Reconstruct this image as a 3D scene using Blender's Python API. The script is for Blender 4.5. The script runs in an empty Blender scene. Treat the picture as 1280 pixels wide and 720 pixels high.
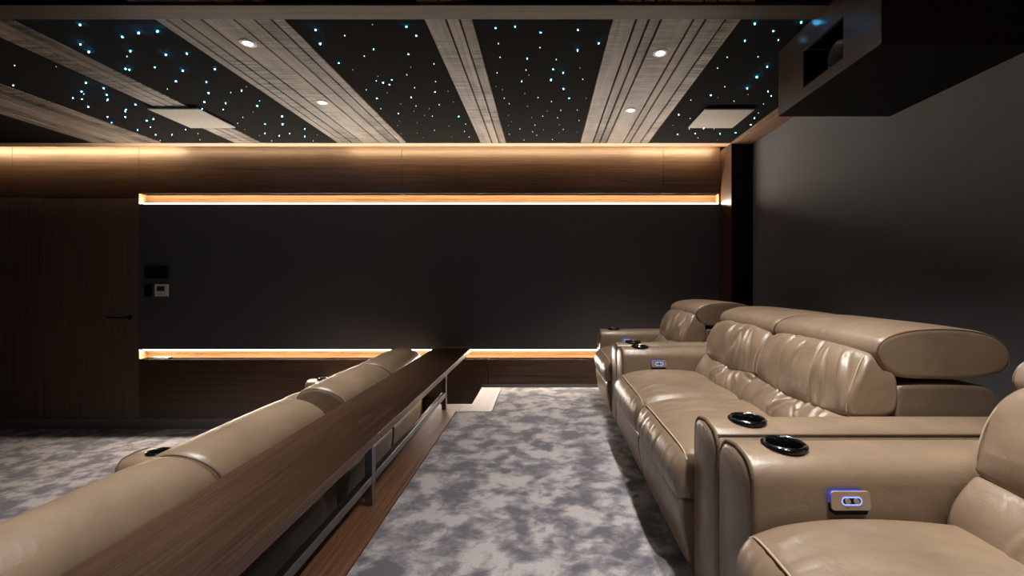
import bpy, bmesh, math, random
import numpy as np
from mathutils import Vector

random.seed(7)
SC = bpy.context.scene
COL = SC.collection
PI = math.pi
F = 541.0            # focal length in pixels of the 1280 wide frame
CX, CY, CZ = 680.0, 352.0, 1.0

# ------------------------------------------------------------------ materials
def new_mat(name):
    m = bpy.data.materials.new(name)
    m.use_nodes = True
    nt = m.node_tree
    return m, nt, nt.nodes['Principled BSDF']

def N(nt, kind, **kw):
    n = nt.nodes.new(kind)
    for k, v in kw.items():
        setattr(n, k, v)
    return n

def L(nt, a, b):
    nt.links.new(a, b)

def srgb(r, g, b):
    f = lambda c: (c / 12.92 if c <= .04045 else ((c + .055) / 1.055) ** 2.4)
    return (f(r / 255), f(g / 255), f(b / 255), 1)

def coords(nt, scale=(1, 1, 1), rot=(0, 0, 0)):
    t = N(nt, 'ShaderNodeTexCoord')
    mp = N(nt, 'ShaderNodeMapping')
    mp.inputs['Scale'].default_value = scale
    mp.inputs['Rotation'].default_value = rot
    L(nt, t.outputs['Object'], mp.inputs['Vector'])
    return mp.outputs['Vector']

def noise(nt, vec, scale, detail=4, rough=.55, dist=0):
    n = N(nt, 'ShaderNodeTexNoise')
    n.inputs['Scale'].default_value = scale
    n.inputs['Detail'].default_value = detail
    n.inputs['Roughness'].default_value = rough
    n.inputs['Distortion'].default_value = dist
    L(nt, vec, n.inputs['Vector'])
    return n.outputs['Fac']

def ramp(nt, fac, stops):
    r = N(nt, 'ShaderNodeValToRGB')
    el = r.color_ramp.elements
    while len(el) < len(stops):
        el.new(.5)
    for e, (p, c) in zip(el, stops):
        e.position = p
        e.color = c
    L(nt, fac, r.inputs['Fac'])
    return r.outputs['Color']

def mixc(nt, fac, a, b, mode='MIX'):
    m = N(nt, 'ShaderNodeMix', data_type='RGBA', blend_type=mode)
    if isinstance(fac, (int, float)):
        m.inputs[0].default_value = fac
    else:
        L(nt, fac, m.inputs[0])
    for sock, v in ((m.inputs[6], a), (m.inputs[7], b)):
        if isinstance(v, tuple):
            sock.default_value = v
        else:
            L(nt, v, sock)
    return m.outputs[2]

def bump(nt, bsdf, h, strength, dist=.01, prev=None):
    b = N(nt, 'ShaderNodeBump')
    b.inputs['Strength'].default_value = strength
    b.inputs['Distance'].default_value = dist
    L(nt, h, b.inputs['Height'])
    if prev is not None:
        L(nt, prev, b.inputs['Normal'])
    L(nt, b.outputs['Normal'], bsdf.inputs['Normal'])
    return b.outputs['Normal']

def plain(name, col, rough=.5, metal=0, spec=.5, coat=0):
    m, nt, b = new_mat(name)
    b.inputs['Base Color'].default_value = col
    b.inputs['Roughness'].default_value = rough
    b.inputs['Metallic'].default_value = metal
    b.inputs['Specular IOR Level'].default_value = spec
    b.inputs['Coat Weight'].default_value = coat
    v = coords(nt)
    n = noise(nt, v, 60, 3)
    bump(nt, b, n, .04, .002)
    return m

def emit(name, col, strength):
    m, nt, b = new_mat(name)
    nt.nodes.remove(b)
    e = N(nt, 'ShaderNodeEmission')
    e.inputs['Color'].default_value = col
    e.inputs['Strength'].default_value = strength
    L(nt, e.outputs[0], nt.nodes['Material Output'].inputs['Surface'])
    return m

def leather(name, col, rough=.36):
    m, nt, b = new_mat(name)
    v = coords(nt)
    n1 = noise(nt, v, 5, 4)
    dark = tuple(c * .82 for c in col[:3]) + (1,)
    lite = tuple(min(1, c * 1.12) for c in col[:3]) + (1,)
    L(nt, ramp(nt, n1, [(.3, dark), (.7, lite)]), b.inputs['Base Color'])
    b.inputs['Roughness'].default_value = rough
    b.inputs['Specular IOR Level'].default_value = .7
    n2 = noise(nt, v, 14, 3, .5, .6)
    nr = bump(nt, b, n2, .22, .012)
    vo = N(nt, 'ShaderNodeTexVoronoi')
    vo.inputs['Scale'].default_value = 420
    L(nt, v, vo.inputs['Vector'])
    bump(nt, b, vo.outputs['Distance'], .10, .0015, nr)
    return m

def wood(name, axis, c0, c1, c2, rough=.4, spec=.5, k=1.0, bs=.1):
    """straight-grained veneer, grain along axis (0 x, 1 y, 2 z)"""
    m, nt, b = new_mat(name)
    s = [60 * k] * 3
    s[axis] = .9 * k
    v = coords(nt, tuple(s))
    n1 = noise(nt, v, 1.3, 6, .66, .15)
    s2 = [190 * k] * 3
    s2[axis] = 2.6 * k
    v2 = coords(nt, tuple(s2))
    n2 = noise(nt, v2, 1.5, 3, .6)
    base = ramp(nt, n1, [(.28, c0), (.5, c1), (.74, c2)])
    fine = ramp(nt, n2, [(.3, (.62, .6, .58, 1)), (.62, (1.08, 1.06, 1.04, 1))])
    L(nt, mixc(nt, .8, base, fine, 'MULTIPLY'), b.inputs['Base Color'])
    b.inputs['Roughness'].default_value = rough
    b.inputs['Specular IOR Level'].default_value = spec
    bump(nt, b, n2, bs, .002)
    return m

def plank_mat(name, c0, c1, streak):
    """sawn board: grain along y, dark saw marks across x"""
    m, nt, b = new_mat(name)
    v = coords(nt, (30, 1.1, 1))
    n1 = noise(nt, v, 1.5, 6, .62, .3)
    base = ramp(nt, n1, [(.3, c0), (.68, c1)])
    vs = coords(nt, (2.2, 48, 1))
    n2 = noise(nt, vs, 1.6, 4, .6, .3)
    msk = noise(nt, coords(nt, (5, 2.0, 1)), 1.0, 2)
    mm = N(nt, 'ShaderNodeMath', operation='MULTIPLY')
    r1 = ramp(nt, n2, [(.44, (0, 0, 0, 1)), (.52, (1, 1, 1, 1))])
    r2 = ramp(nt, msk, [(.36, (0, 0, 0, 1)), (.56, (1, 1, 1, 1))])
    L(nt, r1, mm.inputs[0]); L(nt, r2, mm.inputs[1])
    m2 = N(nt, 'ShaderNodeMath', operation='MULTIPLY')
    m2.inputs[1].default_value = streak
    L(nt, mm.outputs[0], m2.inputs[0])
    drk = tuple(c * .15 for c in c0[:3]) + (1,)
    L(nt, mixc(nt, m2.outputs[0], base, drk), b.inputs['Base Color'])
    b.inputs['Roughness'].default_value = .55
    b.inputs['Specular IOR Level'].default_value = .3
    bump(nt, b, n2, .25, .002)
    return m

def carpet_mat(name):
    m, nt, b = new_mat(name)
    v = coords(nt)
    n1 = noise(nt, v, 6.2, 3, .55, .25)
    n2 = noise(nt, coords(nt, (1.0, 1.3, 1)), 15, 5, .66, .3)
    add = N(nt, 'ShaderNodeMath', operation='MULTIPLY_ADD')
    add.inputs[1].default_value = .55
    L(nt, n2, add.inputs[0]); L(nt, n1, add.inputs[2])
    base = ramp(nt, add.outputs[0], [(.66, srgb(102, 99, 108)), (.765, srgb(142, 137, 141)), (.88, srgb(188, 181, 181))])
    n3 = noise(nt, v, 300, 2, .7)
    sp = ramp(nt, n3, [(.32, (.42, .42, .43, 1)), (.68, (1.3, 1.3, 1.29, 1))])
    L(nt, mixc(nt, .8, base, sp, 'MULTIPLY'), b.inputs['Base Color'])
    b.inputs['Roughness'].default_value = .95
    b.inputs['Specular IOR Level'].default_value = .1
    b.inputs['Sheen Weight'].default_value = .25
    bump(nt, b, n3, .6, .004)
    return m

def fabric_mat(name, col, rough=.9):
    m, nt, b = new_mat(name)
    v = coords(nt)
    n = noise(nt, v, 300, 2, .6)
    lo = tuple(c * .85 for c in col[:3]) + (1,)
    hi = tuple(c * 1.15 for c in col[:3]) + (1,)
    L(nt, ramp(nt, n, [(.3, lo), (.7, hi)]), b.inputs['Base Color'])
    b.inputs['Roughness'].default_value = rough
    b.inputs['Specular IOR Level'].default_value = .15
    bump(nt, b, n, .15, .001)
    return m

M = {}
M['leather'] = leather('taupe_leather', srgb(143, 122, 101), .34)
M['piping'] = leather('leather_piping', srgb(112, 93, 72), .4)
M['thread'] = plain('pale_thread', srgb(196, 176, 150), .6)
M['carpet'] = carpet_mat('mottled_carpet')
W0, W1, W2 = srgb(44, 30, 20), srgb(74, 52, 36), srgb(98, 72, 50)
M['counter_wood'] = wood('walnut_counter', 1, srgb(50, 34, 25), srgb(86, 62, 47), srgb(116, 87, 68), .32, .5, 1.6)
M['ledge_wood'] = wood('polished_walnut_ledge', 1, srgb(70, 46, 34), srgb(112, 78, 57), srgb(140, 103, 77), .46, .3)
M['panel_wood'] = wood('walnut_wall_panel', 0, W0, W1, W2, .38, .5)
M['door_wood'] = wood('walnut_door', 2, srgb(88, 72, 60), srgb(116, 96, 81), srgb(128, 107, 90), .45, .4)
M['pilaster_wood'] = wood('walnut_pilaster', 2, W0, W1, W2, .4, .5)
M['niche_wood'] = wood('oak_niche', 0, srgb(118, 86, 56), srgb(154, 116, 80), srgb(174, 136, 98), .45, .4)
M['beam_wood'] = wood('greyed_beam', 0, srgb(50, 40, 33), srgb(70, 58, 49), srgb(86, 72, 61), .5, .3)
M['trim_wood'] = wood('greyed_side_trim', 1, srgb(92, 72, 56), srgb(128, 102, 82), srgb(150, 124, 100), .5, .3)
M['lip_wood'] = wood('pale_lip', 0, srgb(160, 136, 114), srgb(182, 158, 134), srgb(200, 176, 150), .5, .3)
M['box_wood'] = wood('walnut_housing', 1, srgb(40, 29, 22), srgb(62, 47, 37), srgb(76, 59, 47), .3, .5)
PL = [plank_mat('sawn_plank_plain', srgb(100, 90, 81), srgb(132, 120, 109), .55),
      plank_mat('sawn_plank_marked', srgb(74, 65, 58), srgb(120, 109, 98), 1.0),
      plank_mat('sawn_plank_pale', srgb(104, 93, 83), srgb(146, 133, 120), .8)]
M['groove'] = plain('black_groove', (.004, .004, .004, 1), .9, 0, .05)
M['fabric'] = fabric_mat('charcoal_wall_fabric', (.082, .081, .087, 1))
M['fabric_side'] = fabric_mat('grey_wall_fabric', (.14, .137, .14, 1))
M['star_fabric'] = fabric_mat('black_star_panel', (.0105, .0098, .009, 1), .95)
M['star_fabric'].node_tree.nodes['Principled BSDF'].inputs['Specular IOR Level'].default_value = .03
M['dark'] = plain('matt_black', (.006, .0055, .005, 1), .7, 0, .2)
M['black_gloss'] = plain('gloss_black_plastic', (.006, .006, .006, 1), .12, 0, .6, .5)
M['steel'] = plain('brushed_steel', (.25, .26, .27, 1), .3, 1)
M['champagne'] = plain('satin_switch_plate', srgb(176, 158, 138), .35, .2)
M['white_plastic'] = plain('white_plastic', srgb(232, 228, 222), .45)
M['lcd'] = plain('dim_screen', srgb(70, 60, 44), .25)
M['speaker_grille'] = fabric_mat('pale_speaker_grille', (.42, .39, .35, 1), .7)
M['barrel'] = plain('grey_lens_barrel', (.22, .2, .19, 1), .4)
M['chrome'] = plain('chrome', (.7, .7, .7, 1), .12, 1)
M['lens_glass'] = plain('lens_glass', (.03, .03, .035, 1), .05, 0, .8, 1)
M['baseboard'] = fabric_mat('dark_grey_baseboard', (.2, .195, .195, 1), .6)
M['shell'] = leather('recliner_shell', srgb(112, 96, 80), .42)
WARM = (1.0, .60, .27, 1)
M['led_soft'] = emit('warm_led_soft', (1.0, .80, .56, 1), 34)
M['led_niche'] = emit('warm_led_niche', (1.0, .87, .73, 1), 240)
M['led_cove'] = emit('warm_led_cove', (1.0, .70, .39, 1), 170)
M['led_cove_dim'] = emit('warm_led_cove_dim', (1.0, .70, .39, 1), 52)
M['led_cove_mid'] = emit('warm_led_cove_mid', (1.0, .70, .39, 1), 110)
M['lamp'] = emit('downlight_lens', (1.0, .95, .88, 1), 30)
M['blue'] = emit('blue_backlight', (.05, .12, 1.0, 1), .55)
M['blue_ring'] = emit('blue_ring', (.25, .34, 1.0, 1), 1.6)
M['star4'] = emit('blue_star_bright', (.05, .52, 1.0, 1), 330)
M['star3'] = emit('blue_star_mid', (.06, .54, 1.0, 1), 210)
M['star2'] = emit('blue_star_soft', (.12, .60, 1.0, 1), 60)
M['halo'] = emit('blue_star_halo', (.012, .25, .42, 1), .55)  # bloom around the brighter stars, painted as emission
M['halo_rim'] = emit('blue_star_halo_rim', (.008, .19, .36, 1), .14)
M['star1'] = emit('pale_star', (.6, .9, 1.0, 1), 3.0)
M['star0'] = emit('faint_star', (1.0, .93, .86, 1), .9)

# ------------------------------------------------------------------ helpers
def tag(o, label=None, cat=None, group=None, kind=None):
    if label: o['label'] = label
    if cat: o['category'] = cat
    if group: o['group'] = group
    if kind: o['kind'] = kind
    return o

ORG = {}
def thing(name, label, cat, loc, group=None):
    o = bpy.data.objects.new(name, None)
    o.empty_display_size = .1
    o.location = loc
    COL.objects.link(o)
    ORG[o.name] = Vector(loc)
    return tag(o, label, cat, group)

def origin_of(o):
    while o.parent is not None:
        o = o.parent
    return ORG.get(o.name, Vector((0, 0, 0)))

def mk(name, verts, faces, mat, parent=None, smooth=False, bevel=0, mats=None, midx=None):
    org = origin_of(parent) if parent is not None else Vector((0, 0, 0))
    me = bpy.data.meshes.new(name)
    me.from_pydata([tuple(Vector(v) - org) for v in verts], [], faces)
    for m in (mats or [mat]):
        me.materials.append(m)
    if midx:
        for p, i in zip(me.polygons, midx):
            p.material_index = i
    bm = bmesh.new(); bm.from_mesh(me)
    bmesh.ops.recalc_face_normals(bm, faces=bm.faces)
    bm.to_mesh(me); bm.free()
    if smooth:
        for p in me.polygons:
            p.use_smooth = True
    o = bpy.data.objects.new(name, me)
    COL.objects.link(o)
    if parent is not None:
        o.parent = parent
    if bevel:
        b = o.modifiers.new('bevel', 'BEVEL')
        b.width = bevel; b.segments = 2; b.limit_method = 'ANGLE'
    return o

class MB:
    def __init__(s):
        s.v, s.f, s.m = [], [], []
    def quad(s, pts, mi=0):
        n = len(s.v); s.v += pts
        s.f.append(tuple(range(n, n + len(pts)))); s.m.append(mi)
        return s
    def box(s, x0, x1, y0, y1, z0, z1, mi=0):
        n = len(s.v)
        s.v += [(x, y, z) for z in (z0, z1) for y in (y0, y1) for x in (x0, x1)]
        for q in ((0, 2, 3, 1), (4, 5, 7, 6), (0, 1, 5, 4), (2, 6, 7, 3), (0, 4, 6, 2), (1, 3, 7, 5)):
            s.f.append(tuple(n + i for i in q)); s.m.append(mi)
        return s
    def prism(s, poly, z0, z1, mi=0):
        n = len(s.v); k = len(poly)
        s.v += [(x, y, z0) for x, y in poly] + [(x, y, z1) for x, y in poly]
        s.f.append(tuple(n + i for i in range(k))); s.m.append(mi)
        s.f.append(tuple(n + k + i for i in range(k))); s.m.append(mi)
        for i in range(k):
            j = (i + 1) % k
            s.f.append((n + i, n + j, n + k + j, n + k + i)); s.m.append(mi)
        return s
    def lathe(s, c, prof, seg=32, axis=2, mi=0, close=False):
        """profile [(r, h)] turned about an axis through c"""
        n = len(s.v); k = len(prof)
        for i in range(seg):
            a = 2 * PI * i / seg
            for r, h in prof:
                p = [r * math.cos(a), r * math.sin(a), h]
                if axis == 0: p = [h, p[0], p[1]]
                if axis == 1: p = [p[0], h, p[1]]
                s.v.append((c[0] + p[0], c[1] + p[1], c[2] + p[2]))
        for i in range(seg):
            j = (i + 1) % seg
            for q in range(k - 1 + (1 if close else 0)):
                r = (q + 1) % k
                s.f.append((n + i * k + q, n + j * k + q, n + j * k + r, n + i * k + r)); s.m.append(mi)
        if not close:
            for q in (0, k - 1):
                if prof[q][0] > 1e-6:
                    s.f.append(tuple(n + i * k + q for i in range(seg))); s.m.append(mi)
        return s
    def tube(s, pts, r, seg=6, closed=False, mi=0):
        n = len(s.v); P = [Vector(p) for p in pts]; k = len(P)
        up = Vector((0.13, .27, 1)).normalized()
        for i, p in enumerate(P):
            a = P[i - 1] if (i or closed) else P[i]
            b = P[(i + 1) % k] if (i < k - 1 or closed) else P[i]
            t = (b - a).normalized()
            e1 = t.cross(up)
            if e1.length < 1e-3: e1 = t.cross(Vector((1, 0, 0)))
            e1.normalize(); e2 = t.cross(e1)
            for q in range(seg):
                an = 2 * PI * q / seg
                s.v.append(tuple(p + e1 * (r * math.cos(an)) + e2 * (r * math.sin(an))))
        for i in range(k if closed else k - 1):
            j = (i + 1) % k
            for q in range(seg):
                w = (q + 1) % seg
                s.f.append((n + i * seg + q, n + j * seg + q, n + j * seg + w, n + i * seg + w)); s.m.append(mi)
        if not closed:
            s.f.append(tuple(n + q for q in range(seg))); s.m.append(mi)
            s.f.append(tuple(n + (k - 1) * seg + q for q in range(seg))); s.m.append(mi)
        return s
    def build(s, name, mat, parent=None, smooth=False, bevel=0):
        mats = mat if isinstance(mat, list) else [mat]
        return mk(name, s.v, s.f, None, parent, smooth, bevel, mats, s.m)

def autosmooth(o, ang=40):
    me = o.data
    for p in me.polygons: p.use_smooth = True
    try:
        me.set_sharp_from_angle(angle=math.radians(ang))
    except Exception:
        pass
    return o

# ------------------------------------------------------------------ the room
XR, XL, YB, YF = 2.07, -6.3, 4.56, -1.7
ZC, ZL, ZLAND = 2.374, -.551, -.188
YLIP = 4.29

def structure(o, label, cat):
    return tag(o, label, cat, None, 'structure')

# upper platform: carpet with an L shaped cut for the wooden edging
car = MB().prism([(-.671, YF), (XR, YF), (XR, 4.086), (-.397, 4.086), (-.397, 3.33), (-.671, 3.33)], -.03, 0)
structure(car.build('floor', M['carpet']), 'mottled grey carpet on the raised platform between counter and upper sofas', 'floor')
low = MB().box(XL, -.862, YF, YB + .09, ZL - .05, ZL)
structure(low.build('floor', M['carpet']), 'mottled grey carpet of the lower level before the door', 'floor')
land = MB().box(-.658, XR, 4.087, YB + .05, ZLAND - .03, ZLAND)
structure(land.build('floor', M['carpet']), 'strip of carpet on the lower landing along the wall', 'floor')
led = MB().prism([(-.862, YF), (-.677, YF), (-.677, 3.336), (-.402, 3.336), (-.402, 4.086), (-.588, 4.086), (-.588, 3.536), (-.862, 3.536)], -.03, .0)
structure(led.build('trim_1', M['ledge_wood']), 'polished brown wood ledge running beside the platform carpet', 'trim')
body = MB().box(-.85, XR, YF, 3.53, ZL - .05, -.031).box(-.58, XR, 3.53, 4.08, ZL - .05, -.031).box(-.64, XR, 4.08, YB + .05, ZL - .05, ZLAND - .031)
structure(body.build('floor', M['dark']), 'dark riser under the platform edge', 'floor')
structure(MB().box(-.93, -.66, 3.56, YB + .05, -.40, -.367).build('floor', M['carpet']), 'carpeted stair tread down to the lower level, hidden by the counter', 'floor')

# ---- the long wall in view: backing, wood and fabric panels, two light niches
ZU1, ZU0, ZN1, ZN0 = 1.927, 1.818, .283, .182
NX0, NX1 = -4.267, 1.856
ND = .09
wall = MB().box(XL, XR + .1, YB + ND + .03, YB + ND + .13, ZL - .05, ZC + .2)
wb = structure(wall.build('wall_back', M['dark']), 'long dark wall with wood bands and two lit niches', 'wall')
g = .0015
def panelrun(xs, z0, z1, name, mat, ya=YB, yb=YB + ND + .03):
    m = MB()
    for a, b in zip(xs[:-1], xs[1:]):
        m.box(a + g, b - g, ya, yb, z0, z1)
    return m.build(name, mat, wb, False, .0012)
panelrun([NX0, -1.50, 1.256, NX1], ZU1, ZC + .12, 'upper_wood_panel', M['panel_wood'])
panelrun([XL, -5.60, NX0], 1.885, ZC + .12, 'upper_wood_panel', M['panel_wood'])
panelrun([NX0, NX1], ZN1, ZU0, 'fabric_panel', M['fabric'])
panelrun([NX0, -1.50, -.588, 1.256, NX1], -.442, ZN0, 'lower_wood_panel', M['panel_wood'])
MB().box(-4.317, NX0 - g, YB, YB + ND + .03, -.442, 1.882).box(XL, -5.275, YB, YB + ND + .03, -.442, 1.882).build('wood_stile', M['door_wood'], wb, False, .001)
for z0, z1, nm in ((ZU0, ZU1, 'upper_niche'), (ZN0, ZN1, 'lower_niche')):
    MB().box(NX0, NX1, YB + ND, YB + ND + .029, z0 - .002, z1 + .002).box(NX0 - .02, NX0, YB + .001, YB + ND, z0, z1).box(NX1 - .016, NX1, YB + .001, YB + ND, z0, z1) \
        .box(NX0, NX1, YB + .0015, YB + ND, z1, z1 + .004).box(NX0, NX1, YB + .0015, YB + ND, z0 - .004, z0).build(nm, M['niche_wood'], wb)
base = MB().box(XL, -.66, YB - .012, YB + .02, ZL, -.442).box(-.657, NX1, YB - .012, YB + .02, ZLAND, -.079)
structure(base.build('baseboard_back', M['baseboard'], None, False, .002), 'dark grey baseboard along the long wall', 'baseboard')

# door at the left end
dr = MB().box(-5.27, -4.320, YB + .004, YB + .045, -.442, 1.880)
door = structure(dr.build('door_1', M['door_wood'], None, False, .002), 'flush dark brown wood door at the left end of the wall', 'door')
hx = (153 - CX) / 118.6
hz = 1 - (396.5 - CY) / 118.6
dh = MB().lathe((-4.365, YB + .005, hz), [(.024, 0), (.024, -.010), (.010, -.010), (.010, -.05)], 20, 1)
dh.tube([(-4.365, YB - .045, hz), (-4.42, YB - .048, hz), (-4.56, YB - .044, hz + .002)], .009, 10)
dho = autosmooth(dh.build('door_handle', M['black_gloss'], door))
dho['label'] = 'black lever handle'

# ---- right wall, pilaster, other walls
structure(MB().box(XR, XR + .1, YF, YB + .2, ZL - .05, ZC + .2).build('wall_right', M['fabric_side']), 'dark grey fabric wall behind the upper sofas', 'wall')
structure(MB().box(XL - .1, XL, YF, YB + .2, ZL - .05, ZC + .2).build('wall_left', M['fabric']), 'dark wall at the screen end', 'wall')
structure(MB().box(XL - .1, XR + .1, YF - .1, YF, ZL - .05, ZC + .2).build('wall_front', M['fabric']), 'dark wall on the near side', 'wall')
pil = MB().box(1.857, 1.862, YLIP, YB + .01, ZLAND, ZC, 0).box(1.862, XR - .001, YLIP, YB + .01, ZLAND, ZC, 1)
structure(pil.build('trim_2', [M['pilaster_wood'], M['dark']]), 'black corner pilaster with a brown wood cheek at the right end of the wall', 'trim')

# ---- ceiling: backing, star panels, plank strips, cross trims
structure(MB().box(XL, XR, YF, YB + .15, ZC + .10, ZC + .2).build('ceiling', M['dark']), 'dark ceiling void above the star panels', 'ceiling')
structure(MB().box(XL, XR, YF, YLIP + .02, ZC + .03, ZC + .05).build('ceiling', M['groove']), 'black ceiling board behind the planks', 'ceiling')

GR = .0055
def strip(n, edges, order, label):
    m = MB()
    for i, (a, b) in enumerate(zip(edges[:-1], edges[1:])):
        a2 = a + (GR if i else 0); b2 = b - (GR if i < len(edges) - 2 else 0)
        m.box(a2, b2, YF, YLIP, ZC, ZC + .03, order[i])
    return structure(m.build('trim_%d' % n, PL, None, False, .0012), label, 'trim')
strip(3, [-4.46, -4.35, -4.24, -4.10, -3.98, -3.88, -3.79], [0, 1, 2, 0, 1, 2], 'wide strip of pale sawn ceiling planks farthest left')
strip(4, [-3.06, -2.95, -2.875, -2.80], [2, 0, 1], 'narrow strip of sawn ceiling planks behind the left ceiling speaker')
strip(5, [-2.038, -1.98, -1.90, -1.796, -1.625, -1.52, -1.43, -1.366], [0, 1, 1, 2, 0, 1, 2], 'wide strip of sawn ceiling planks with two downlights left of centre')
strip(6, [-.626, -.515, -.443, -.378], [0, 2, 1], 'narrow strip of sawn ceiling planks in the middle of the ceiling')
strip(7, [.362, .484, .551, .615, .785, .848, .952, 1.032], [0, 1, 1, 2, 0, 0, 2], 'wide strip of sawn ceiling planks with two downlights right of centre')
structure(MB().box(XL, 1.402, 2.124, 2.239, ZC - .018, ZC - .0005).build('trim_8', M['beam_wood'], None, False, .002), 'brown wood cross board spanning the ceiling planks', 'trim')
structure(MB().box(XL, 1.856, YLIP + .001, YLIP + .11, ZC - .002, ZC + .03).build('trim_9', M['lip_wood'], None, False, .001), 'pale wood lip hiding the cove light along the ceiling edge', 'trim')
tr = MB().box(1.856, 1.90, 2.591, YLIP, ZC - .006, ZC + .03).box(1.905, XR - .012, 2.591, YLIP, ZC - .012, ZC + .03)
structure(tr.build('trim_10', M['trim_wood'], None, False, .002), 'brown wood moulding between star ceiling and right wall', 'trim')

STARS = {
 'A': [(107.5,103.5,3),(102,114.5,3),(102.5,124,2),(110.5,133.5,3),(129.5,110.2,3),(133.5,118.5,3),(134.5,124.5,3),(169.5,131,3),(157.5,137,2),(156.7,139.3,2),(156.6,146.3,2),(134.3,146.3,2),(139.5,153.3,2),(183.5,151,3),(192,148.8,3),(188,159,2),(171.8,162.5,2),(194.7,168.5,2),(215,168.5,2),(200.2,175.8,1),(232,162,2),(247.5,167.2,1),(250,175,1),(200,142.4,2),(225.5,153.5,2)],
 'B': [(100,31,3),(100.5,55.5,3),(111,64.5,4),(152.8,46,3),(173.3,41,4),(196.8,39,4),(163,63.8,3),(158.7,71,1),(207.3,68.3,4),(233.5,67,3),(157,86,3),(161.7,87,3),(193.5,84.2,2),(228.3,88,4),(220,101.5,3),(209.3,111.7,1),(268.5,86.5,3),(258,102.7,3),(260.7,116.2,3),(255.5,127.5,3),(282,129,3),(279,137,2),(302,113.3,3),(308,109,0),(288.5,116,1),(252.6,136.3,2),(321.5,132.4,3),(324.5,126.5,1),(316.5,140.5,0),(303.5,147,1),(297,154.5,1),(331.3,155,2),(352.8,145.4,3),(353.2,155.2,3),(331.2,167,2),(349,169.8,2),(362.3,167,2),(381,161.2,2),(381,170.8,2),(391.5,176.3,1),(324.5,170,0),(339.5,176.2,1),(306,162.5,0),(396.5,169,0)],
 'C': [(394.5,37.5,3),(400,54.8,3),(431,45,1),(465.5,31.5,0),(467,61.8,2),(508,33.3,3),(520.5,45,2),(510.5,68,2),(423.5,79,2),(455.3,70.5,1),(441,88,0),(489.8,100,2),(478.8,103.5,2),(487,105.8,2),(472.5,96,0),(470.3,101.5,1),(484,116.5,0),(471,123,2),(476,136.2,1),(501,130.5,0),(514,122,2),(518.3,110,1),(513.5,84.5,0),(508.5,94,1),(542.5,80.3,1),(544.5,102.4,1),(543.7,115,2),(560,114.3,0),(566.5,128,0),(549,131.2,1),(520,132.8,1),(517.5,139.5,0),(498,141.8,2),(536.5,136.3,0),(530.7,144.8,0),(540.5,145.5,1),(499.3,152,0),(497,157.3,0),(521.5,154,0),(521.5,166.8,0),(501.5,167.4,0),(543,163.2,1),(561.3,158,0),(573.5,145.7,2),(582,155.5,1),(580.5,164.7,1),(586.5,171.5,1),(564.7,171.7,0),(529.5,172.5,0),(457.7,112.6,1)],
 'D': [(619.5,35.2,2),(644,33.5,2),(675.8,41,2),(722.4,37.5,2),(748.3,54,3),(722,62.8,3),(623,55,1),(675,60,1),(625,72,1),(659,73.2,2),(695.3,74.8,1),(657.5,88,1),(661,94.5,0),(621.3,91.5,1),(691.3,86.6,2),(704,91,3),(725,85.5,0),(688.8,100,3),(728.5,99.5,1),(652.3,102,2),(704.5,111,3),(711.5,123,2),(672.5,122.3,1),(656,117.3,0),(689.4,127.3,1),(620,108.7,0),(628,112.5,0),(630.3,123.2,1),(636.5,130,1),(732.5,123.5,0),(701,138.2,1),(721.5,138,1),(684,139.5,0),(678.5,145.5,1),(664.7,147.5,0),(697,147.5,1),(723.7,151,1),(699.3,156.5,0),(704,162,1),(721.7,165.5,0),(635.5,144.6,0),(638.8,152.5,0),(635.5,157.5,0),(650,161.5,1),(668.7,156.7,1),(665.8,165,1),(679.3,162.8,0),(698.7,166.5,0),(670.8,169.5,1),(655,175.2,1),(690.5,174.5,1),(636.5,168,1),(659.5,133.5,0)],
 'E': [(943.5,29.5,3),(1001.5,27.8,3),(966.5,39,2),(973,50,2),(931,51,2),(909,72,1),(947.6,71.5,1),(897,85.5,1),(959,83.5,3),(946,96,4),(934,110.5,4),(906,108.8,1),(888.6,119,2),(863.5,125.5,1),(960,114.2,2),(964,120,2),(935,118.7,0),(897.5,122.7,0),(917.5,126.7,1),(954.3,130.2,1),(948,141.5,1),(942.8,147.8,2),(938.5,156,2),(848.5,143.5,2),(862.8,148.4,1),(861.7,161.5,1),(879.5,160.7,2),(892.5,161.5,1),(847,168,2),(869,167,2),(872.5,172.6,1),(899.8,167.3,2),(919.5,166,2),(896.5,175.5,0),(841,157,0)],
}
SP = {'A': (-3.79, -3.06, 'leftmost black star panel behind the left ceiling speaker, scattered with blue points'),
      'B': (-2.80, -2.038, 'black star panel with the largest blue points, between the left ceiling speaker and the left downlights'),
      'C': (-1.366, -.626, 'black star panel between the left downlights and the narrow middle plank strip'),
      'D': (-.378, .362, 'black star panel right of the narrow middle plank strip'),
      'E': (1.032, 1.856, 'black star panel around the right ceiling speaker, beside the projector housing')}
star_mesh = {}
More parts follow.
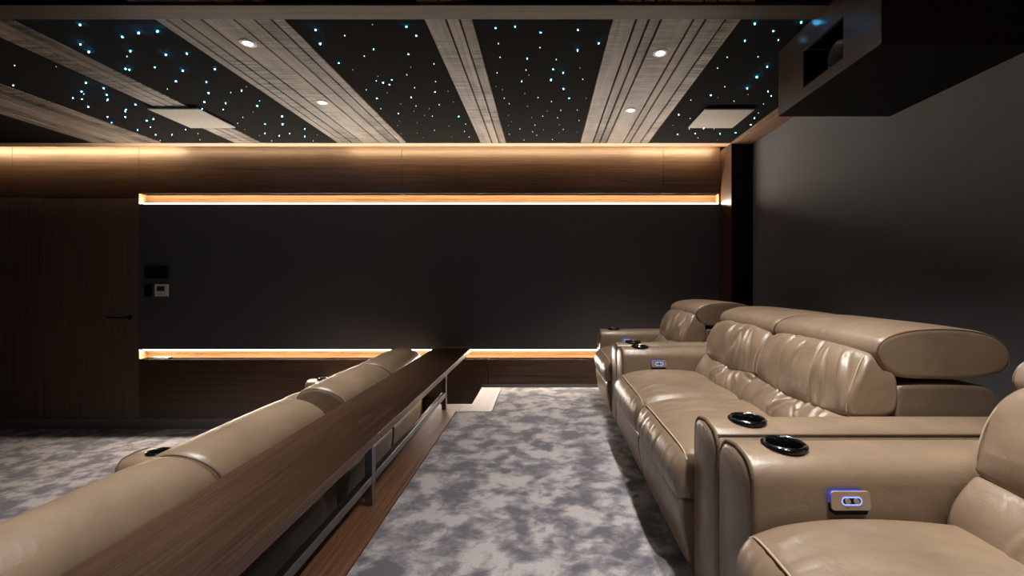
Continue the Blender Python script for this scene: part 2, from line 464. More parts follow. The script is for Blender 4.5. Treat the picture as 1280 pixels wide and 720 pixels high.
def star_me(k):
    if k not in star_mesh:
        r = (.0022, .0026, .0028, .0031, .0036)[k]
        h = (.004, .006, .007, .0085, .010)[k]
        bm = bmesh.new()
        bmesh.ops.create_icosphere(bm, subdivisions=1, radius=r)
        for v in bm.verts: v.co.z -= h
        bmesh.ops.create_cone(bm, cap_ends=True, segments=6, radius1=.0012, radius2=.0012, depth=h)
        me = bpy.data.meshes.new('star_point_%d' % k)
        for f in bm.faces: f.smooth = True
        bm.to_mesh(me); bm.free()
        # slide the fibre stem so that it runs from the panel face to the bead
        n = 12
        for v in list(me.vertices)[-n:]:
            v.co.z -= h / 2
        me.materials.append(M['star%d' % k])
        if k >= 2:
            # emissive discs draw the lens bloom as a collar around the fibre end
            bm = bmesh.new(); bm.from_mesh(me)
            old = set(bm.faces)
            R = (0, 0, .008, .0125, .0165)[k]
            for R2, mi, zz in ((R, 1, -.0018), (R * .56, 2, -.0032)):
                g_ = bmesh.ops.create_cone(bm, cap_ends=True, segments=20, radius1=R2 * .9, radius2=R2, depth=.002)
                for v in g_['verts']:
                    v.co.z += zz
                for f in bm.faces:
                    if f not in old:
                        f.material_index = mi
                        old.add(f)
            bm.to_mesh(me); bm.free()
            me.materials.append(M['halo_rim'])
            me.materials.append(M['halo'])
        star_mesh[k] = me
    return star_mesh[k]
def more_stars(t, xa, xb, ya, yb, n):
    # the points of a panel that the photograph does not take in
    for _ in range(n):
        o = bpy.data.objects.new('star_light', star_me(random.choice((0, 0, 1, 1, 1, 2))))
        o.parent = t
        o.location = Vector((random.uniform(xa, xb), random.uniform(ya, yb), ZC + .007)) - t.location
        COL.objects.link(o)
for key, (a, b, lab) in SP.items():
    loc = ((a + b) / 2, (YF + YLIP) / 2, ZC + .006)
    t = thing('star_ceiling_panel', lab, 'ceiling panel', loc)
    MB().box(a + .003, b - .003, YF, YLIP, ZC + .006, ZC + .03).build('panel_board', M['star_fabric'], t)
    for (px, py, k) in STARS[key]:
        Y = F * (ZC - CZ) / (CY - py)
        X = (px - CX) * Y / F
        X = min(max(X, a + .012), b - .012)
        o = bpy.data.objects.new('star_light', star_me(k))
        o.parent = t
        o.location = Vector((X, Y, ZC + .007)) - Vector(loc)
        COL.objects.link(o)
    more_stars(t, a + .03, b - .03, YF + .1, 2.08, 22)
    if key == 'A':
        more_stars(t, a + .03, b - .03, 2.3, 3.3, 9)
# the panel past the far left strip
t = thing('star_ceiling_panel', 'black star panel beyond the leftmost plank strip, only a few faint points', 'ceiling panel', (-5.4, 1.3, ZC + .006))
MB().box(XL, -4.463, YF, YLIP, ZC + .006, ZC + .03).build('panel_board', M['star_fabric'], t)
more_stars(t, XL + .1, -4.5, YF + .1, 4.2, 16)

# ceiling speakers
for (x0, x1, y0, y1, lab) in ((-3.125, -2.73, 3.41, 3.83, 'flat square pale ceiling speaker over the narrow left plank strip'),
                              (1.275, 1.665, 3.42, 3.83, 'flat square pale ceiling speaker among blue stars at the right')):
    t = thing('ceiling_speaker', lab, 'speaker', ((x0 + x1) / 2, (y0 + y1) / 2, ZC), 'ceiling speakers')
    MB().box(x0 + .02, x1 - .02, y0 + .02, y1 - .02, ZC - .006, ZC + .006).build('mounting_frame', M['dark'], t)
    MB().box(x0, x1, y0, y1, ZC - .016, ZC - .006).build('speaker_grille', M['speaker_grille'], t, False, .002)

# downlights
SPOT_W = 58
def downlight(x, y, lab, w=1.0, tilt=0.0, cone=96):
    t = thing('recessed_downlight', lab, 'downlight', (x, y, ZC), 'recessed ceiling downlights')
    autosmooth(MB().lathe((x, y, ZC), [(.0255, -.0005), (.0255, -.004), (.031, -.006), (.044, -.003), (.045, 0), (.040, .001)], 32, 2, 0, True).build('trim_ring', M['white_plastic'], t))
    MB().lathe((x, y, ZC), [(.0, -.003), (.0255, -.003), (.0255, -.0005), (.0, -.0005)], 24, 2).build('lens', M['lamp'], t)
    li = bpy.data.lights.new('downlight_beam', 'SPOT')
    li.energy = SPOT_W * w
    li.color = (1.0, .95, .90)
    li.spot_size = math.radians(cone)
    li.spot_blend = .8
    li.shadow_soft_size = .04
    o = bpy.data.objects.new('downlight_beam', li)
    o.parent = t
    o.location = (0, 0, -.02)
    o.rotation_euler = (0, math.radians(tilt), 0)
    COL.objects.link(o)
downlight(.695, 3.466, 'small round downlight nearest the wall on the right wide plank strip', 1.2, 0, 80)
downlight(.698, 2.60, 'small round downlight near the cross board on the right wide plank strip', 1.15)
downlight(-1.70, 3.318, 'small round downlight nearest the wall on the left wide plank strip', 2.1, 9, 76)
downlight(-1.706, 2.494, 'small round downlight near the cross board on the left wide plank strip', 2.1, 9, 76)
downlight(.695, 1.73, 'unseen round downlight on the right plank strip, first before the cross board', 1.55)  # from here down: unseen downlights added to light the near seats and carpet
downlight(.695, .87, 'unseen round downlight on the right plank strip, second before the cross board', 2.4)
downlight(.695, 0, 'added unseen downlight on the right plank strip, above the camera', .7)  # added out of view for highlights along the armrests
downlight(-1.70, 1.67, 'unseen round downlight on the left plank strip, first before the cross board', 2.1, 9, 76)
downlight(-1.70, .82, 'unseen round downlight on the left plank strip, second before the cross board', 2.1, 9, 76)

# LED strips
def led_strip(x0, x1, mat, lab):
    # lies on the lip, lit face towards the wall
    y1 = YLIP + .106
    m = MB().box(x0, x1, y1 - .012, y1, ZC + .029, ZC + .047)
    m.m[3] = 1
    o = m.build('led_strip', [M['white_plastic'], mat])
    return tag(o, lab, 'light strip', 'warm light strips')
def niche_led(z, sg, lab):
    # slim channel at the back of a niche, its lit face turned to the room
    m = MB(); ya, ym, yb = YB + .030, YB + .043, YB + .054
    sec = [(ya, z), (yb, z), (ym, z + sg * .0125)]
    for x in (NX0 + .01, NX1 - .018):
        m.v += [(x, y, zz) for y, zz in sec]
    m.f = [(0, 1, 2), (3, 4, 5), (0, 1, 4, 3), (1, 2, 5, 4), (2, 0, 3, 5)]
    m.m = [0, 0, 0, 2, 1]
    return tag(m.build('led_strip', [M['white_plastic'], M['led_niche'], M['led_soft']]), lab, 'light strip', 'warm light strips')
niche_led(ZU0, 1, 'warm light strip lying in the upper wall niche')
niche_led(ZN1, -1, 'warm light strip under the top edge of the lower wall niche')
led_strip(XL + .02, -3.9, M['led_cove'], 'warm light strip behind the ceiling lip above the door')
led_strip(-3.9, -2.1, M['led_cove_dim'], 'dimmer warm light strip behind the ceiling lip above the thermostat side')
led_strip(-2.1, .95, M['led_cove_mid'], 'warm light strip behind the ceiling lip above the middle of the wall')
led_strip(.95, 1.83, M['led_cove'], 'warm light strip behind the ceiling lip beside the corner pilaster')

# ---- projector housing in the right corner
t = thing('projector_housing', 'brown wood projector housing hung in the right ceiling corner', 'projector housing', (1.74, 2.2, ZC))
hx0, hy0, hy1, hz0 = 1.403, 1.80, 2.59, 1.991
oy0, oy1, oz0, oz1 = 2.03, 2.343, 2.048, 2.247
T = .02
s = MB().box(hx0, hx0 + T, hy0, oy0, hz0, ZC - .001).box(hx0, hx0 + T, oy1, hy1, hz0, ZC - .001) \
    .box(hx0, hx0 + T, oy0, oy1, hz0, oz0).box(hx0, hx0 + T, oy0, oy1, oz1, ZC - .001)
s.build('side_panel', M['box_wood'], t)
MB().box(hx0 + T, XR - .001, hy0, hy0 + T, hz0, ZC - .001).build('end_panel', M['box_wood'], t)
MB().box(hx0 + T, XR - .001, hy1 - T, hy1, hz0, ZC - .001).build('end_panel', M['box_wood'], t)
MB().box(hx0 + T, XR - .001, hy0 + T, hy1 - T, hz0, hz0 + T).box(hx0 - .001, XR - .001, hy0, hy1, hz0 - .003, hz0).build('bottom_panel', M['dark'], t)
MB().box(hx0 + .004, hx0 + .016, oy0, oy0 + .006, oz0, oz1).box(hx0 + .004, hx0 + .016, oy1 - .006, oy1, oz0, oz1) \
    .box(hx0 + .004, hx0 + .016, oy0, oy1, oz0, oz0 + .006).box(hx0 + .004, hx0 + .016, oy0, oy1, oz1 - .006, oz1).build('port_frame', M['dark'], t)
p = thing('projector', 'black projector behind the port of the wood housing', 'projector', (1.7, 2.16, hz0 + T))
MB().box(1.51, 1.95, 1.93, 2.42, hz0 + T, hz0 + .21).build('body', M['black_gloss'], p, False, .015)
autosmooth(MB().lathe((1.51, 2.13, 2.112), [(.050, .0), (.070, -.005), (.070, -.068), (.062, -.074), (.052, -.04), (.05, -.01)], 40, 0, 0, True).build('lens_barrel', M['barrel'], p))
autosmooth(MB().lathe((1.51, 2.13, 2.112), [(0, -.030), (.03, -.026), (.050, -.012), (.05, 0), (0, 0)], 32, 0).build('lens', M['lens_glass'], p))
M['glint'] = emit('white_glint', (1, .95, .9, 1), 2.5)  # emissive bars paint the small white reflections in the port
for yy, zz in ((2.30, 2.075), (2.24, 2.11), (2.10, 2.20)):
    MB().box(1.507, 1.511, yy - .004, yy + .004, zz - .002, zz + .002).build('port_glint', M['glint'], p)

# ---- controls on the wall
def pxX(x): return (x - CX) / 118.6
def pxZ(y): return 1 - (y - CY) / 118.6
t = thing('wall_touch_panel', 'black wall touch panel above the thermostat', 'control panel', (pxX(196.5), YB, pxZ(340)))
MB().box(pxX(182), pxX(211), YB - .018, YB + .002, pxZ(348.5), pxZ(332)).build('case', M['dark'], t, False, .004)
MB().box(pxX(183.5), pxX(209.5), YB - .0195, YB - .018, pxZ(347), pxZ(333.5)).build('screen', M['black_gloss'], t)
t = thing('thermostat', 'white square thermostat with small dim screen below the touch panel', 'thermostat', (pxX(203), YB, pxZ(363)))
MB().box(pxX(195), pxX(211.2), YB - .016, YB + .002, pxZ(370.4), pxZ(355.2)).build('case', M['white_plastic'], t, False, .004)
MB().box(pxX(198), pxX(207.4), YB - .018, YB - .016, pxZ(363.9), pxZ(357.6)).build('screen', M['lcd'], t)
for i in range(5):
    x = pxX(198.5 + i * 2.1)
    MB().box(x, x + .007, YB - .018, YB - .016, pxZ(368.2), pxZ(367.2)).build('button', M['steel'], t)
t = thing('wall_switch', 'black light switch left of the white thermostat', 'light switch', (pxX(186), YB, pxZ(363)))
MB().box(pxX(181), pxX(190.6), YB - .012, YB + .002, pxZ(371), pxZ(355.5)).build('plate', M['dark'], t, False, .003)
MB().box(pxX(183), pxX(188.6), YB - .016, YB - .012, pxZ(369), pxZ(357.5)).build('rocker', M['black_gloss'], t, False, .002)
t = thing('remote_control', 'pale remote control lying in the lower wall niche', 'remote control', (pxX(200), YB + .035, ZN0))
MB().box(pxX(189.5), pxX(208), YB + .02, YB + .05, ZN0, ZN0 + .018).build('body', M['white_plastic'], t, False, .004)
MB().box(pxX(208), pxX(211), YB + .021, YB + .049, ZN0, ZN0 + .017).build('end_cap', M['black_gloss'], t, False, .003)

# ---- bar counter behind the front row
t = thing('bar_counter', 'long dark walnut bar counter on steel posts behind the front row seats', 'counter', (-.95, 2.0, 0))
MB().box(-1.15, -.763, -.9, 4.541, .264, .303).build('countertop', M['counter_wood'], t, False, .0008)
posts = [3.37, 1.926, .482, -.86]
for y in posts:
    MB().box(-.798, -.764, y, y + .041, 0, .264).build('post', M['steel'], t, False, .003)
for a, b in ((posts[0], posts[1]), (posts[1], posts[2]), (posts[2], posts[3])):
    MB().box(-.797, -.765, b + .041, a, .100, .135).build('foot_rail', M['steel'], t, False, .003)

# ------------------------------------------------------------------ recliners
def catmull(ctrl, n):
    P = np.array(ctrl, float); k = len(P); out = []
    for i in range(k):
        p0, p1, p2, p3 = P[i - 1], P[i], P[(i + 1) % k], P[(i + 2) % k]
        for q in range(16):
            u = q / 16
            out.append(.5 * ((2 * p1) + (-p0 + p2) * u + (2 * p0 - 5 * p1 + 4 * p2 - p3) * u * u + (-p0 + 3 * p1 - 3 * p2 + p3) * u ** 3))
    out = np.array(out + [out[0]])
    d = np.r_[0, np.cumsum(np.hypot(*np.diff(out, axis=0).T))]
    t = np.linspace(0, d[-1], n, endpoint=False)
    return np.c_[np.interp(t, d, out[:, 0]), np.interp(t, d, out[:, 1])], t, d[-1]

def cushion(name, ctrl, X0, Z0, y0, y1, mat, parent, r=.04, crown=.012, ny=44, npf=84, wr=None, pinch=None, warp=None):
    """a padded shape: a closed profile in (depth, height) run along y with rounded ends and a crown"""
    pr, arc, per = catmull(ctrl, npf)
    tg = np.roll(pr, -1, 0) - np.roll(pr, 1, 0)
    tg /= np.linalg.norm(tg, axis=1)[:, None] + 1e-9
    nm = np.c_[tg[:, 1], -tg[:, 0]]
    area = np.sum(pr[:, 0] * np.roll(pr[:, 1], -1) - np.roll(pr[:, 0], -1) * pr[:, 1])
    if area < 0: nm = -nm
    W = y1 - y0
    ends = [r * (1 - math.cos(a)) for a in np.linspace(0, PI / 2, 7)]
    mid = list(np.linspace(r, W - r, ny))[1:-1]
    ys = ends + mid + [W - e for e in ends[::-1]]
    verts = []
    for y in ys:
        e = min(y, W - y)
        f = 1.0 if e >= r else math.sqrt(max(0, 1 - (1 - e / r) ** 2))
        s = y / W
        off = -(1 - f) * r + crown * (1 - (2 * s - 1) ** 4) * np.ones(npf)
        if wr is not None:
            off = off + wr(s, y, arc / per, pr) * f
        q = pr + nm * off[:, None]
        if warp is not None:
            q[:, 1] += warp(s, q[:, 1])
        if pinch is None:
            verts += [(X0 + a, y0 + y, Z0 + b) for a, b in q]
        else:
            verts += [(X0 + a, y0 + W / 2 + (y - W / 2) * pinch(b), Z0 + b) for a, b in q]
    faces = []
    for j in range(len(ys) - 1):
        for i in range(npf):
            k = (i + 1) % npf
            faces.append((j * npf + i, j * npf + k, (j + 1) * npf + k, (j + 1) * npf + i))
    c = pr.mean(0)
    for j, y in ((0, y0), (len(ys) - 1, y1)):
        verts.append((X0 + c[0], y, Z0 + c[1])); n = len(verts) - 1
        for i in range(npf):
            faces.append((j * npf + i, j * npf + (i + 1) % npf, n))
    return mk(name, verts, faces, mat, parent, True)

def creases(rng, n, W, srange, arange, zfilter, amp=.006, wid=.009, slant=.5):
    """soft folds: short lines in (y, height) with a ridge and a valley"""
    L_ = []
    for _ in range(n):
        ya = rng.uniform(*srange) * W
        za = rng.uniform(*arange)
        ln = rng.uniform(.05, .16)
        an = PI / 2 + rng.uniform(-slant, slant)
        L_.append((ya, za, math.cos(an), math.sin(an), ln, rng.uniform(.6, 1.25) * wid, rng.choice((1, 1, -1)) * rng.uniform(.4, 1) * amp))
    def fn(s, y, t, pr):
        o = np.zeros(len(pr))
        for (ya, za, cx, cz, ln, w, a) in L_:
            dy = y - ya; dz = pr[:, 1] - za
            al = dy * cx + dz * cz
            ac = -dy * cz + dz * cx + .12 * al * al / max(ln, .01)
            k = np.exp(-(al / ln) ** 2 * 2.2)
            o += a * k * (np.exp(-(ac / w) ** 2) - .6 * np.exp(-((ac - 1.7 * w) / w) ** 2))
        return o * zfilter(pr)
    return fn

SEAT = [(.60, .24), (.60, .40), (.52, .418), (.36, .436), (.20, .440), (.08, .428), (.02, .412), (-.012, .398),
        (-.038, .365), (-.048, .32), (-.042, .28), (-.015, .245), (.10, .235), (.35, .235)]
FOOT = [(-.012, .262), (-.036, .235), (-.034, .17), (-.020, .09), (-.004, .035), (.05, .030), (.08, .10), (.08, .22), (.05, .262)]
LUMBAR = [(.475, .375), (.464, .42), (.480, .47), (.512, .515), (.542, .538), (.60, .540), (.67, .53), (.68, .40), (.60, .37), (.52, .365)]
UPPER = [(.548, .541), (.536, .57), (.548, .63), (.578, .70), (.612, .742), (.648, .752), (.680, .73), (.700, .65), (.69, .56), (.62, .538)]
HEAD = [(.634, .738), (.626, .768), (.650, .806), (.72, .832), (.82, .842), (.93, .838), (1.02, .818), (1.075, .775), (1.08, .72),
        (1.04, .685), (.94, .668), (.82, .668), (.715, .674), (.66, .700)]

HEAD_UP = [(u - .03, z + .008) for u, z in ((.862, .76), (.866, .82), (.90, .868), (.96, .888), (1.03, .885), (1.10, .862), (1.16, .82), (1.19, .76), (1.17, .70), (1.10, .66), (.95, .66), (.88, .70))]

def seat_fold(seed, W):
    rng = random.Random(seed)
    base0 = creases(rng, 9, W, (.02, .98), (.30, .42), lambda p: np.clip((.16 - p[:, 0]) / .16, 0, 1) * (p[:, 1] > .25), .0045, .011, .9)
    T_ = [(rng.uniform(.1, .9) * W, rng.uniform(.06, .38), rng.uniform(-.6, .6), rng.uniform(.05, .12), rng.uniform(.007, .013), rng.choice((1, -1)) * rng.uniform(.003, .0065)) for _ in range(12)]
    def base(s, y, t, pr):
        o = base0(s, y, t, pr)
        top = (pr[:, 1] > .39) & (pr[:, 0] > -.005)
        for (ya, ua, an, ln, w, a) in T_:
            dy = y - ya; du = pr[:, 0] - ua
            al = du * math.cos(an) + dy * math.sin(an); ac = -du * math.sin(an) + dy * math.cos(an) + 2 * al * al
            o = o + a * np.exp(-(al / ln) ** 2 * 2 - (ac / w) ** 2) * top
        return o
    off = rng.uniform(-.1, .1)
    def fn(s, y, t, pr):
        top = (pr[:, 1] > .39) & (pr[:, 0] > .0)
        dish = -.010 * math.exp(-((s - .5 - off) / .28) ** 2) * np.exp(-((pr[:, 0] - .34) / .16) ** 2) * top
        gath = .0011 * np.sin(y * 150 + 3 * np.sin(y * 31)) * np.exp(-((pr[:, 0] + .03) / .035) ** 2) * (pr[:, 1] > .26)
        return base(s, y, t, pr) + dish + gath
    return fn

def sag(s, z):
    # the seam between the two back pads hangs a little in the middle
    return -.024 * math.sin(PI * s) * np.exp(-((z - .545) / .075) ** 2)

def pad_fold(seed, W, z0, z1, tucks=False, lower=False):
    rng = random.Random(seed)
    L_ = []
    for k in range(9 if not tucks else 6):
        if lower:      # folds fanning down from the seam
            s0 = rng.choice((.3, .62)) + rng.uniform(-.16, .16)
            an = -PI / 2 + (s0 - .5) * 2.2 + rng.uniform(-.7, .7)
            ya, za, ln = s0 * W + .05 * math.cos(an), .545 + .055 * math.sin(an), rng.uniform(.05, .10)
        else:
            s0 = rng.uniform(.08, .62) if not tucks else rng.uniform(.1, .9)
            an = PI / 2 + rng.uniform(-.45, .25)
            ya, za, ln = s0 * W, rng.uniform(.60, .70), rng.uniform(.06, .13)
        L_.append((ya, za, math.cos(an), math.sin(an), ln, rng.uniform(.006, .011), rng.uniform(.5, 1) * (.018 if not tucks else .013)))
    tk = [W * .31, W * .66] if tucks else []
    def fn(s, y, t, pr):
        o = np.zeros(len(pr))
        for (ya, za, cx, cz, ln, w, a) in L_:
            dy = y - ya; dz = pr[:, 1] - za
            al = dy * cx + dz * cz
            ac = -dy * cz + dz * cx + 1.2 * al * al
            k = np.exp(-(al / ln) ** 2 * 2.2)
            o += a * k * (np.exp(-(ac / w) ** 2) - .55 * np.exp(-((ac - 1.9 * w) / w) ** 2))
        fade = np.clip(np.abs(pr[:, 1] - .543) / .022, .12, 1) * np.clip((.752 - pr[:, 1]) / .03, .1, 1) * (pr[:, 0] < .66)
        o = o * fade
        for q in tk:
            sh = q + (pr[:, 1] - z0) * .25 * (1 if q < W / 2 else .6)
            o = o - .013 * np.exp(-((y - sh) / .0065) ** 2) * (pr[:, 0] < .62)
        # broad unevenness of the filling
        o = o + .005 * np.sin(y * 21 + seed) * np.sin(pr[:, 1] * 33 + seed * 2) * (pr[:, 0] < .64)
        return o
    return fn

def head_fold(seed, W):
    rng = random.Random(seed)
    b = creases(rng, 7, W, (.05, .95), (.74, .82), lambda p: (p[:, 0] < .75) * 1.0, .004, .012, .6)
    return b

def arm_section(w, h, n=7):
    """outline (v, z) of an arm across its width, from one foot over the rounded top to the other"""
    r = .062
    pts = [(-w / 2 + .004, .03), (-w / 2, .10), (-w / 2 - .003, .25), (-w / 2 - .002, .40)]
    for i in range(n + 1):
        a = PI - (PI / 2) * i / n
        pts.append((-w / 2 + r + r * math.cos(a), h - r + r * math.sin(a) - .002))
    pts.append((0, h + .003))
    for i in range(n + 1):
        a = PI / 2 - (PI / 2) * i / n
        pts.append((w / 2 - r + r * math.cos(a), h - r + r * math.sin(a) - .002))
    pts += [(w / 2 + .002, .40), (w / 2 + .003, .25), (w / 2, .10), (w / 2 - .004, .03)]
    return pts

def cup_hole(arm_obj, x, y, ztop, r, depth):
    cut = MB().lathe((x, y, ztop), [(r, -depth), (r, .08)], 36, 2).build('cutter', M['dark'])
    md = arm_obj.modifiers.new('hole', 'BOOLEAN')
    md.operation = 'DIFFERENCE'; md.solver = 'EXACT'; md.object = cut
    cut.location = -Vector((0, 0, 0))
    bpy.context.view_layer.update()
    dg = bpy.context.evaluated_depsgraph_get()
    me = bpy.data.meshes.new_from_object(arm_obj.evaluated_get(dg))
    arm_obj.modifiers.clear()
    old = arm_obj.data
    arm_obj.data = me
    bpy.data.meshes.remove(old)
    bpy.data.objects.remove(cut)

H_ARM = .563
def armrest(par, X0, Z0, y0, y1, cup=True, switch=True, length=1.12, seam=1):
    yc, w = (y0 + y1) / 2, (y1 - y0)
    sec = arm_section(w - .006, H_ARM)
    us = [(0.0, .016), (.004, .008), (.012, .002), (.024, 0), (.2, 0), (.45, -.002), (.8, -.002), (length - .02, 0), (length, .012)]
    v, f = [], []
    n = len(sec)
    for u, ins in us:
        for (a, z) in sec:
            a2 = a - math.copysign(min(ins, abs(a)), a) if abs(a) > 1e-6 else 0
            z2 = z - (ins if z > .45 else 0)
            v.append((X0 + u, yc + a2, Z0 + z2))
    for j in range(len(us) - 1):
        for i in range(n):
            k = (i + 1) % n
            f.append((j * n + i, j * n + k, (j + 1) * n + k, (j + 1) * n + i))
    f.append(tuple(range(n)))
    f.append(tuple((len(us) - 1) * n + i for i in range(n)))
    arm = mk('armrest', v, f, M['leather'], par, False)
    zt = Z0 + H_ARM + .003
    cxp = X0 + .138
    if cup:
        cup_hole(arm, cxp, yc, zt, .0455, .075)
    autosmooth(arm, 50)
    pts = [(X0 + .010, yc + a * .985, Z0 + z + (.001 if z > .45 else 0)) for a, z in sec]
    autosmooth(MB().tube(pts, .0042, 6).build('piping', M['piping'], arm))
    # seam along the outer and inner top edges
    for sg in (-1, 1):
        q = [(X0 + .014 + (length - .05) * i / 14, yc + sg * (w / 2 - .019), Z0 + H_ARM - .0155) for i in range(15)]
        if sg == seam:
            autosmooth(MB().tube(q, .0035, 6).build('top_seam', M['piping'], arm))
    if cup:
        c = (cxp, yc, zt)
        ring = MB().lathe(c, [(.0435, -.070), (.0435, .004), (.0455, .008), (.051, .0085), (.0565, .005), (.0575, -.001), (.0575, -.004), (.0445, -.004), (.0445, -.071)], 48, 2, 0, True)
        ch = autosmooth(ring.build('cup_holder', M['black_gloss'], par), 60)
        autosmooth(MB().lathe(c, [(0, -.072), (.0436, -.072), (.0436, -.068), (0, -.068)], 36, 2).build('cup_base', M['black_gloss'], ch))
        autosmooth(MB().lathe(c, [(.0492, .0086), (.0505, .0094), (.0518, .0086)], 48, 2, 0, True).build('rim_ring', M['chrome'], ch))
    if switch:
        # plate on the near side face of the arm, tipped a little towards the seat
        x0, x1, z0, z1 = X0 + .188, X0 + .283, Z0 + .452, Z0 + .496
        ys = y0 + .001
        def rr(xa, xb, za, zb, r, n=6):
            o = []
            for (cx, cz, a0) in ((xb - r, zb - r, 0), (xa + r, zb - r, PI / 2), (xa + r, za + r, PI), (xb - r, za + r, 3 * PI / 2)):
                for i in range(n + 1):
                    a = a0 + PI / 2 * i / n
                    o.append((cx + r * math.cos(a), cz + r * math.sin(a)))
            return o
        def slab(poly, ya, yb, tip=0.0):
            m = MB(); k = len(poly); zc = (z0 + z1) / 2
            for yy in (ya, yb):
                m.v += [(px, yy + tip * (pz - zc), pz) for px, pz in poly]
            m.f += [tuple(range(k)), tuple(range(k, 2 * k))] + [(i, (i + 1) % k, k + (i + 1) % k, k + i) for i in range(k)]
            m.m = [0] * len(m.f)
            return m
        tip = .10
        pl = slab(rr(x0, x1, z0, z1, .009), ys - .014, ys - .009, tip).build('control_panel', M['champagne'], par, False, .001)
        slab(rr(x0 + .004, x1 - .004, z0 - .012, z1 - .004, .008), ys - .009, ys + .02, tip).build('socket', M['dark'], pl)
        slab(rr(x0 - .0016, x1 - .012, z0 + .012, z1 + .0018, .009), ys - .0088, ys - .0055, tip).build('backlight', M['blue'], pl)
        xm, zm = (x0 + x1) / 2 + .002, (z0 + z1) / 2
        ov = rr(xm - .025, xm + .025, zm - .0105, zm + .0105, .0104, 8)
        iv = rr(xm - .0215, xm + .0215, zm - .007, zm + .007, .0069, 8)
        m = MB(); k = len(ov)
        for poly, yy in ((ov, ys - .0146), (iv, ys - .0146)):
            m.v += [(px, yy + tip * (pz - zm), pz) for px, pz in poly]
        m.f = [(i, (i + 1) % k, k + (i + 1) % k, k + i) for i in range(k)]; m.m = [0] * k
        m.build('light_ring', M['blue_ring'], pl)
        slab(iv, ys - .0144, ys - .0141, tip).build('button_well', M['dark'], pl)
        for dx in (-.0105, .0105):
            q = [(xm + dx + .0068 * math.cos(2 * PI * i / 18), zm + .0062 * math.sin(2 * PI * i / 18)) for i in range(18)]
            slab(q, ys - .0165, ys - .0143, tip).build('button', M['champagne'], pl)
    return arm

def tube_on(par, pts, r, name, mat):
    return autosmooth(MB().tube(pts, r, 6).build(name, mat, par))

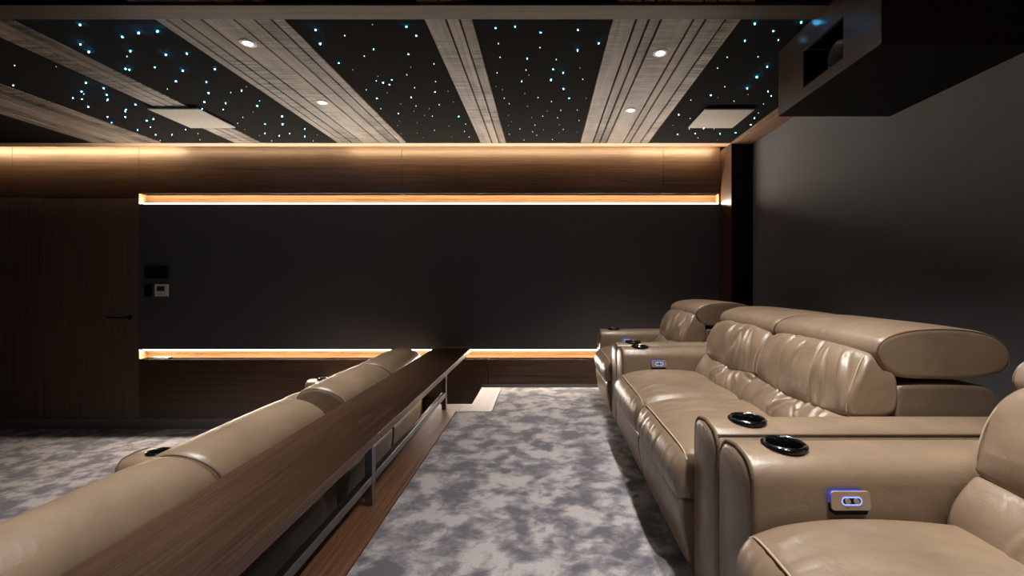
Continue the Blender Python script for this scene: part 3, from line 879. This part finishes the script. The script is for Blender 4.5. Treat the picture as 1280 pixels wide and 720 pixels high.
def recliner(X0, Z0, seats, arms, label, group, seed, tucks=(), name='recliner_sofa', cat='sofa', head=None, ext=(0, 0)):
    head = head or HEAD
    ya, yb = min(a[0] for a in arms + seats), max(a[1] for a in arms + seats)
    t = thing(name, label, cat, (X0 + .55, (ya + yb) / 2, Z0), group)
    cl = .003
    for i, (a, b) in enumerate(arms):
        armrest(t, X0, Z0, a, b, True, (i == len(arms) - 1), 1.12, -1 if i == 0 and len(arms) > 1 else 1)
    sy0, sy1 = seats[0][0], seats[-1][1]
    # body under the seats and outer back shell
    MB().box(X0 + .08, X0 + .98, sy0 + .006, sy1 - .006, Z0 + .012, Z0 + .24).build('base', M['shell'], t, False, .01)
    for i, (a, b) in enumerate(seats):
        W = b - a
        sd = seed * 17 + i * 5
        cushion('back_shell', [(.70, .10), (.69, .40), (.70, .62), (.74, .65), (.95, .65), (1.04, .62), (1.085, .50), (1.10, .42), (1.155, .395), (1.165, .36), (1.15, .20), (1.13, .03), (.74, .03)],
                X0, Z0, a + .008, b - .008, M['shell'], t, .02, .0, 8, 60)
        sc = cushion('seat_cushion', SEAT, X0, Z0, a + cl, b - cl, M['leather'], t, .045, .014, 50, 110, seat_fold(sd, W))
        q = [(X0 - .011 - .004 * math.sin(PI * k / 24), a + .02 + (W - .04) * k / 24, Z0 + .405 + .014 * (1 - (2 * k / 24 - 1) ** 4) - .030 * max(0, abs(2 * k / 24 - 1) - .9) / .1 * .5) for k in range(25)]
        tube_on(sc, q, .0026, 'piping', M['thread'])
        cushion('footrest_panel', FOOT, X0, Z0, a + cl, b - cl, M['leather'], t, .014, .002, 14, 50)
        cushion('lumbar_cushion', LUMBAR, X0, Z0, a + cl, b - cl, M['leather'], t, .022, .016, 90, 100, pad_fold(sd + 1, W, .42, .54, False, True), None, sag)
        uc = cushion('back_cushion', UPPER, X0, Z0, a + cl, b - cl, M['leather'], t, .016, .016, 112, 120, pad_fold(sd + 2, W, .56, .72, i in tucks),
                     lambda z: 1 - .075 * min(1, max(0, (z - .64) / .11)) ** 2, sag)
        pr, _, _ = catmull(UPPER, 120)
        for sg in (-1, 1):
            q = []
            for u, z in pr:
                if .556 < z < .742 and u < .62:
                    pn = 1 - .075 * min(1, max(0, (z - .64) / .11)) ** 2
                    q.append((X0 + u - .004, (a + b) / 2 + sg * (W / 2 - cl - .014) * pn, Z0 + z))
            q.sort(key=lambda p: p[2])
            tube_on(uc, q, .0021, 'edge_piping', M['thread'])
        q = [(X0 + .541 - .012 * math.sin(PI * k / 30), a + .015 + (W - .03) * k / 30, Z0 + .543 + -.024 * math.sin(PI * k / 30)) for k in range(31)]
        tube_on(uc, q, .0034, 'seam_piping', M['piping'])
        lo_, hi_ = a + cl - (ext[0] if i == 0 else 0), b - cl + (ext[1] if i == len(seats) - 1 else 0)
        hc = cushion('headrest', head, X0, Z0, lo_, hi_, M['leather'], t, .018 if head is HEAD else .03, .006, 40, 96, head_fold(sd + 3, W))
        pr, _, _ = catmull(head, 90)
        tg = np.roll(pr, -1, 0) - np.roll(pr, 1, 0)
        tg /= np.linalg.norm(tg, axis=1)[:, None]
        nm = np.c_[tg[:, 1], -tg[:, 0]]
        if np.sum(pr[:, 0] * np.roll(pr[:, 1], -1) - np.roll(pr[:, 0], -1) * pr[:, 1]) < 0: nm = -nm
        rr_ = .018 if head is HEAD else .03
        pe = pr + nm * (-rr_ * (1 - math.sqrt(1 - (1 - .3) ** 2)) + .0005)
        for yy in (lo_ + .3 * rr_, hi_ - .3 * rr_):
            q = [(X0 + p[0], yy, Z0 + p[1]) for p in pe if p[1] > .705]
            k = max(range(len(q)), key=lambda j: (Vector(q[j]) - Vector(q[j - 1])).length)
            tube_on(hc, q[k:] + q[:k], .0032, 'headrest_piping', M['piping'])
    return t

UP, LO = 'taupe leather recliners on the upper platform', 'taupe leather recliners of the front row'
recliner(.50, 0, [(3.2, 3.87)], [(3.0, 3.2), (3.87, 4.07)],
         'single taupe leather recliner of the upper row standing nearest the long dark wall', UP, 11, (), 'recliner_chair', 'armchair')
recliner(.50, 0, [(1.46, 2.12), (2.12, 2.78)], [(1.26, 1.46), (2.78, 2.98)],
         'two-seat taupe leather recliner sofa in the middle of the upper row', UP, 12, (0,))
recliner(.50, 0, [(.39, 1.05)], [(.19, .39), (1.05, 1.25)],
         'single taupe leather recliner in the near corner with the large glowing blue switch', UP, 13, (0,), 'recliner_chair', 'armchair')
recliner(-2.37, ZL, [(2.66, 3.47), (3.47, 4.27)], [(4.27, 4.465)],
         'two-seat front row sofa at the far end of the counter, seen from behind', LO, 14, head=HEAD_UP, ext=(0, .05))
recliner(-2.37, ZL, [(.90, 1.64), (1.64, 2.38)], [(.70, .90), (2.38, 2.625)],
         'two-seat front row sofa nearest the camera, seen from behind over the counter', LO, 15, head=HEAD_UP, ext=(0, .06))

# ------------------------------------------------------------------ world, camera, colour
w = bpy.data.worlds.new('room_air')
SC.world = w
w.use_nodes = True
w.node_tree.nodes['Background'].inputs['Color'].default_value = (.02, .02, .022, 1)
w.node_tree.nodes['Background'].inputs['Strength'].default_value = .3

cam = bpy.data.cameras.new('camera')
cam.sensor_width = 36
cam.lens = F / 1280 * 36
cam.shift_x = -40 / 1280
cam.shift_y = -8 / 1280
cam.clip_start = .02
co = bpy.data.objects.new('camera', cam)
co.location = (0, 0, CZ)
co.rotation_euler = (PI / 2, 0, 0)
COL.objects.link(co)
SC.camera = co
SC.view_settings.view_transform = 'Standard'
SC.view_settings.look = 'None'
SC.view_settings.exposure = 0
SC.view_settings.gamma = 1
SC.view_settings.use_curve_mapping = False
SC.cycles.use_denoising = True
SC.cycles.max_bounces = 8
SC.cycles.sample_clamp_indirect = 6
